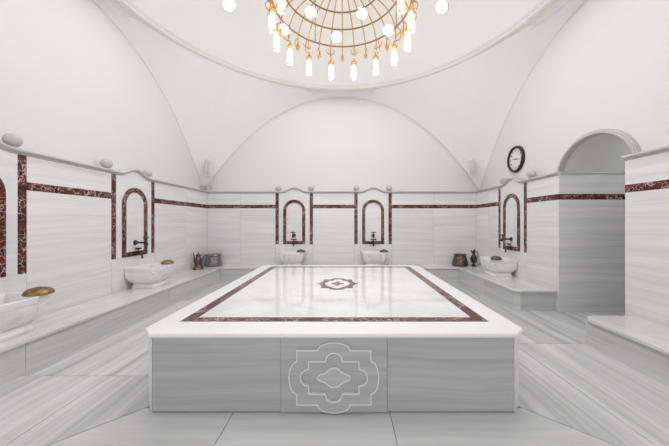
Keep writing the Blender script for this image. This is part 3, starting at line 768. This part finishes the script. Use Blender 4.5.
# ---- corner wall lights
def make_washer(loc, rz, lab):
    t = thing('wall_light', lab, 'wall light', loc, rz, 'curved wall lights in the back corners')
    bm = bmesh.new(); n = 14
    fo_ = [(.06 * math.cos(-PI / 2 + PI * i / n), .07 + .045 * 0 + .06 * 0) for i in range(0)]
    # half-round housing, curved along its height
    rows = []
    for j in range(13):
        z = -.16 + .32 * j / 12; bow = .035 * (1 - (z / .16) ** 2); taper = 1 - .15 * (abs(z) / .16) ** 3
        rows.append([bm.verts.new((.058 * taper * math.cos(PI * i / n), .03 + bow + .045 * taper * math.sin(PI * i / n), z)) for i in range(n + 1)] + [bm.verts.new((-.058 * taper, .0 + bow, z)), bm.verts.new((.058 * taper, .0 + bow, z))])
    for A, B in zip(rows, rows[1:]):
        for k in range(len(A)): bm.faces.new((A[k], A[(k + 1) % len(A)], B[(k + 1) % len(A)], B[k]))
    bm.faces.new(rows[0]); bm.faces.new(rows[-1][::-1])
    obj('housing', bm, M_PLAST, t, smooth=True, angle=.7)
    bm = bmesh.new(); rows = []
    for j in range(13):
        z = -.13 + .26 * j / 12; bow = .035 * (1 - (z / .16) ** 2)
        rows.append([bm.verts.new((.045 * math.cos(PI * i / n), .034 + bow + .046 * math.sin(PI * i / n), z)) for i in range(2, n - 1)])
    for A, B in zip(rows, rows[1:]):
        for k in range(len(A) - 1): bm.faces.new((A[k], A[k + 1], B[k + 1], B[k]))
    obj('front_grille', bm, M_GREYP, t, smooth=True, recalc=False)
    bm = bmesh.new(); box(bm, -.02, .02, -.12, .02, -.02, .02); box(bm, -.035, .035, -.13, -.12, -.05, .05); obj('bracket', bm, M_PLAST, t)
    return t
# on the pendentives: directions towards the room centre
def pend_at(sx, z):
    a = math.atan2(1, sx)
    best = min((abs(pend_pt(a, i / 400)[2] - z), i) for i in range(401))[1]
    return Vector(pend_pt(a, best / 400))
for sx, lab, tilt in ((-1, 'small curved white wall light in the left back corner above the cornice', -.2), (1, 'small curved white wall light in the right back corner above the cornice', -.2)):
    p = pend_at(sx, 2.30); d = Vector((-sx, -1, 0)).normalized(); p = p + d * .13 - Vector((.06 if sx > 0 else 0, 0, 0))
    t = make_washer(p, math.atan2(-d.x, d.y), lab)
    t.rotation_euler = (.0, .1 * sx, t.rotation_euler.z + .35 * sx)
    t.scale = (1.2, 1.2, 1.2)
# twin lamp on the cornice in the left corner
tl_ = thing('twin_spot', 'small grey twin-lens lamp on the cornice in the left back corner', 'lamp', (-2.965, 6.02, CT + .043), 0)
bm = bmesh.new(); box(bm, -.125, .125, -.02, .03, 0, .03); obj('base_box', bm, M_PLAST, tl_, bevel=.005)
for s in (-1, 1):
    bm = bmesh.new(); ring(bm, [(x * .055, z * .042) for x, z in ((-1, -1), (1, -1), (1, 1), (-1, 1))], [(x * .038, z * .026) for x, z in ((-1, -1), (1, -1), (1, 1), (-1, 1))], lambda x, z: (s * .065 + x, -.04, .072 + z), lambda x, z: (s * .065 + x, .03, .072 + z))
    lh = obj('lamp_head', bm, M_GREYP, tl_, bevel=.004)
    bm = bmesh.new(); box(bm, s * .065 - .04, s * .065 + .04, -.01, .02, .045, .10); obj('lens', bm, M_FACE, lh)

# ---- dome lights
dl_bm = bmesh.new(); lathe(dl_bm, [(0, .004), (.085, .004), (.085, .0), (0, -.004)], 28)
dl0 = thing('dome_light', '', 'ceiling light')
obj('lens', dl_bm, M_SPOT, dl0, smooth=True, angle=.8)
bm = bmesh.new(); lathe(bm, [(.083, .02), (.10, .02), (.10, -.004), (.094, -.009), (.084, -.004), (.083, .02)], 32); obj('bezel', bm, M_WHITE, dl0, smooth=True, angle=.8)
names_a = {0: 'lowest in view, directly above the middle of the back wall', 1: 'behind the right part of the chandelier', -1: 'behind the left part of the chandelier', 2: 'alone to the right of the chandelier', -2: 'alone to the left of the chandelier'}
first = True
for ri, (r, off, cnt) in enumerate(((2.10, 0, 14), (1.67, .5, 12))):
    for k in range(cnt):
        a = 2 * PI * (k + off) / cnt - .015; kk = k if k <= cnt // 2 else k - cnt
        x, y = DCX + r * math.sin(a), CY - (.12 if ri == 0 and math.cos(a) > 0 else 0) + r * math.cos(a)
        o = dl0 if first else copy_tree(dl0); first = False
        z = domez(math.hypot(x - DCX, y - CY)); n = Vector((DCX, CY, dzc)) - Vector((x, y, z)); n.normalize()
        o.location = Vector((x, y, z)) + n * .012
        o.rotation_euler = n.to_track_quat('-Z', 'Y').to_euler()
        o['group'] = 'round lights in the dome'
        if ri == 0 and kk in names_a: o['label'] = 'round white dome light ' + names_a[kk]
        elif ri == 1 and k in (0, cnt - 1): o['label'] = 'round dome light seen through the chandelier cage, ' + ('right' if k == 0 else 'left') + ' one of the upper two'
        elif ri == 1 and k in (1, cnt - 2): o['label'] = 'round dome light at the top edge, behind the ' + ('right' if k == 1 else 'left') + 'most chandelier lamps'
        else: o['label'] = 'round white dome light outside the part of the dome the photo shows'

# ---- chandelier
ccx, ccy = -.035, 3.15
ch = thing('chandelier', 'large domed brass chandelier of hoops and ribs hung with glowing glass lamps', 'chandelier', (ccx, ccy, 3.16))
cz = lambda z: z - 3.16
hoops = [(.77, 3.61), (.665, 3.775), (.475, 3.865), (.20, 3.965)]
for r, z in hoops:
    bm = bmesh.new(); tube(bm, [(r * math.cos(a), r * math.sin(a), cz(z)) for a in [2 * PI * k / 72 for k in range(72)]], .0095, 8, closed=True)
    obj('hoop', bm, M_GOLDD, ch, smooth=True)
def ribprof(t):   # from top to rim
    P = [(.05, 4.0), (.20, 3.965), (.475, 3.865), (.665, 3.775), (.77, 3.61), (.775, 3.47)]
    k = t * (len(P) - 1); i = min(int(k), len(P) - 2); f = k - i
    g_ = lambda j: P[max(0, min(len(P) - 1, j))]
    def cr(a, b_, c_, d_): return .5 * ((2 * b_) + (-a + c_) * f + (2 * a - 5 * b_ + 4 * c_ - d_) * f * f + (-a + 3 * b_ - 3 * c_ + d_) * f ** 3)
    return tuple(cr(g_(i - 1)[q], g_(i)[q], g_(i + 1)[q], g_(i + 2)[q]) for q in (0, 1))
rib_me = shade_me = None
def rotcopy(src, a, parent):
    o = src.copy(); COL.objects.link(o); o.parent = parent; o.rotation_euler = (0, 0, a)
    for c_ in src.children:
        d = c_.copy(); COL.objects.link(d); d.parent = o
    return o
# along +y local = angle 0
bm = bmesh.new(); tube(bm, [(0, r, cz(z)) for r, z in [ribprof(i / 28) for i in range(29)]], .0085, 6)
rib0 = obj('rib', bm, M_GOLD, ch, smooth=True)
bm = bmesh.new()
tube(bm, bez((0, .770, cz(3.62)), (0, .86, cz(3.66)), (0, .90, cz(3.50)), (0, .80, cz(3.46)), 12), .006, 6)
tube(bm, bez((0, .80, cz(3.46)), (0, .74, cz(3.45)), (0, .735, cz(3.40)), (0, .755, cz(3.375)), 6), .008, 6)
for s in (-1, 1):
    tube(bm, bez((0, .765, cz(3.50)), (s * .04, .80, cz(3.50)), (s * .07, .82, cz(3.56)), (s * .045, .82, cz(3.585)), 8), .006, 6)
arm0 = obj('curled_arm', bm, M_GOLD, ch, smooth=True)
bm = bmesh.new(); lathe(bm, [(0, cz(3.395)), (.018, cz(3.395)), (.026, cz(3.375)), (.040, cz(3.368)), (.040, cz(3.352)), (.030, cz(3.345)), (0, cz(3.345))], 18, c=(0, .755))
cap0 = obj('lamp_cap', bm, M_GOLD, ch, smooth=True, angle=.8)
bm = bmesh.new(); lathe(bm, [(.028, cz(3.350)), (.039, cz(3.335)), (.041, cz(3.27)), (.040, cz(3.205)), (.034, cz(3.180)), (.042, cz(3.165)), (.046, cz(3.155)), (.042, cz(3.159)), (.031, cz(3.180)), (.037, cz(3.205)), (.037, cz(3.33))], 24, c=(0, .755))
sh0 = obj('glass_shade', bm, M_GLASS, ch, smooth=True, angle=1.)
bm = bmesh.new(); lathe(bm, [(0, cz(3.345)), (.014, cz(3.345)), (.018, cz(3.32)), (.026, cz(3.28)), (.026, cz(3.235)), (.017, cz(3.205)), (0, cz(3.20))], 18, c=(0, .755))
bulb0 = obj('light_bulb', bm, M_BULB, sh0, smooth=True)
bm = bmesh.new()
tube(bm, bez((0, .772, cz(3.56)), (0, .84, cz(3.60)), (0, .86, cz(3.50)), (0, .79, cz(3.47)), 10), .0055, 6)
lathe(bm, [(0, cz(3.50)), (.013, cz(3.49)), (.026, cz(3.46)), (.022, cz(3.43)), (.008, cz(3.405)), (0, cz(3.40))], 10, c=(0, .78))
dr0_ = obj('drop_ornament', bm, M_GOLD, ch, smooth=True, angle=1.)
first = True
for k in range(15):
    a = 2 * PI * (k + .5) / 15
    for src in (rib0, arm0, cap0, sh0):
        if k == 0: src.rotation_euler = (0, 0, a)
        else: rotcopy(src, a, ch)
    a2 = 2 * PI * k / 15
    rotcopy(rib0, a2, ch)
    if k == 0: dr0_.rotation_euler = (0, 0, a2)
    else: rotcopy(dr0_, a2, ch)
bm = bmesh.new(); lathe(bm, [(0, cz(4.03)), (.05, cz(4.03)), (.06, cz(4.0)), (.05, cz(3.97)), (.02, cz(3.95)), (.0, cz(3.92))], 20); tube(bm, [(0, 0, cz(4.02)), (0, 0, cz(5.08))], .010, 8)
obj('centre_stem', bm, M_GOLDD, ch, smooth=True, angle=.8)
bm = bmesh.new(); lathe(bm, [(0, cz(5.093)), (.09, cz(5.093)), (.09, cz(5.07)), (.03, cz(5.03)), (0, cz(5.03))], 24); obj('ceiling_rose', bm, M_GOLDD, ch, smooth=True, angle=.8)
for ang in (-28.5, 61.5, 151.5, 241.5):
    a = math.radians(ang); r = .77; x, y = r * math.sin(a), r * math.cos(a); bm = bmesh.new()
    ztop = domez(math.hypot(x + ccx - DCX, y + ccy - CY)); z = 3.61; i = 0
    while z < ztop - .01:
        pts = []
        for q in range(10):
            b_ = 2 * PI * q / 10; w = .008 * math.cos(b_)
            pts.append((x + (w if i % 2 else 0), y + (0 if i % 2 else w), cz(z + .018 + .018 * math.sin(b_))))
        tube(bm, pts, .0032, 5, closed=True); z += .029; i += 1
    obj('chain', bm, M_GOLDD, ch, smooth=True)

# ================================================================ LIGHT
for k in range(15):
    a = 2 * PI * (k + .5) / 15
    ld = bpy.data.lights.new('bulb_glow', 'POINT'); ld.energy = 3.1; ld.color = (1, .975, .95); ld.shadow_soft_size = .04
    lo = bpy.data.objects.new('bulb_glow', ld); COL.objects.link(lo); lo.location = (ccx - .755 * math.sin(a), ccy + .755 * math.cos(a), 3.12)
ld = bpy.data.lights.new('passage_fill', 'POINT'); ld.energy = 1.9; ld.shadow_soft_size = .1  # added fill light, no lamp modelled, brightens the passage
lo = bpy.data.objects.new('passage_fill', ld); COL.objects.link(lo); lo.location = (3.75, 3.2, 1.95)
w = bpy.data.worlds.new('World'); scn.world = w; w.use_nodes = True
w.node_tree.nodes['Background'].inputs[0].default_value = (1, .99, .985, 1); w.node_tree.nodes['Background'].inputs[1].default_value = 1.25

# ================================================================ CAMERA
cd = bpy.data.cameras.new('Camera'); cam = bpy.data.objects.new('Camera', cd); COL.objects.link(cam)
cd.sensor_width = 36; cd.lens = 282 / 669 * 36; cd.shift_x = -10.5 / 669; cd.shift_y = -1 / 669; cd.clip_start = .02
cam.location = (0, 0, CAMZ); cam.rotation_euler = (PI / 2, 0, 0); scn.camera = cam
scn.view_settings.view_transform = 'Standard'; scn.view_settings.look = 'None'; scn.view_settings.gamma = 1
scn.view_settings.use_curve_mapping = False; scn.view_settings.exposure = 0.19
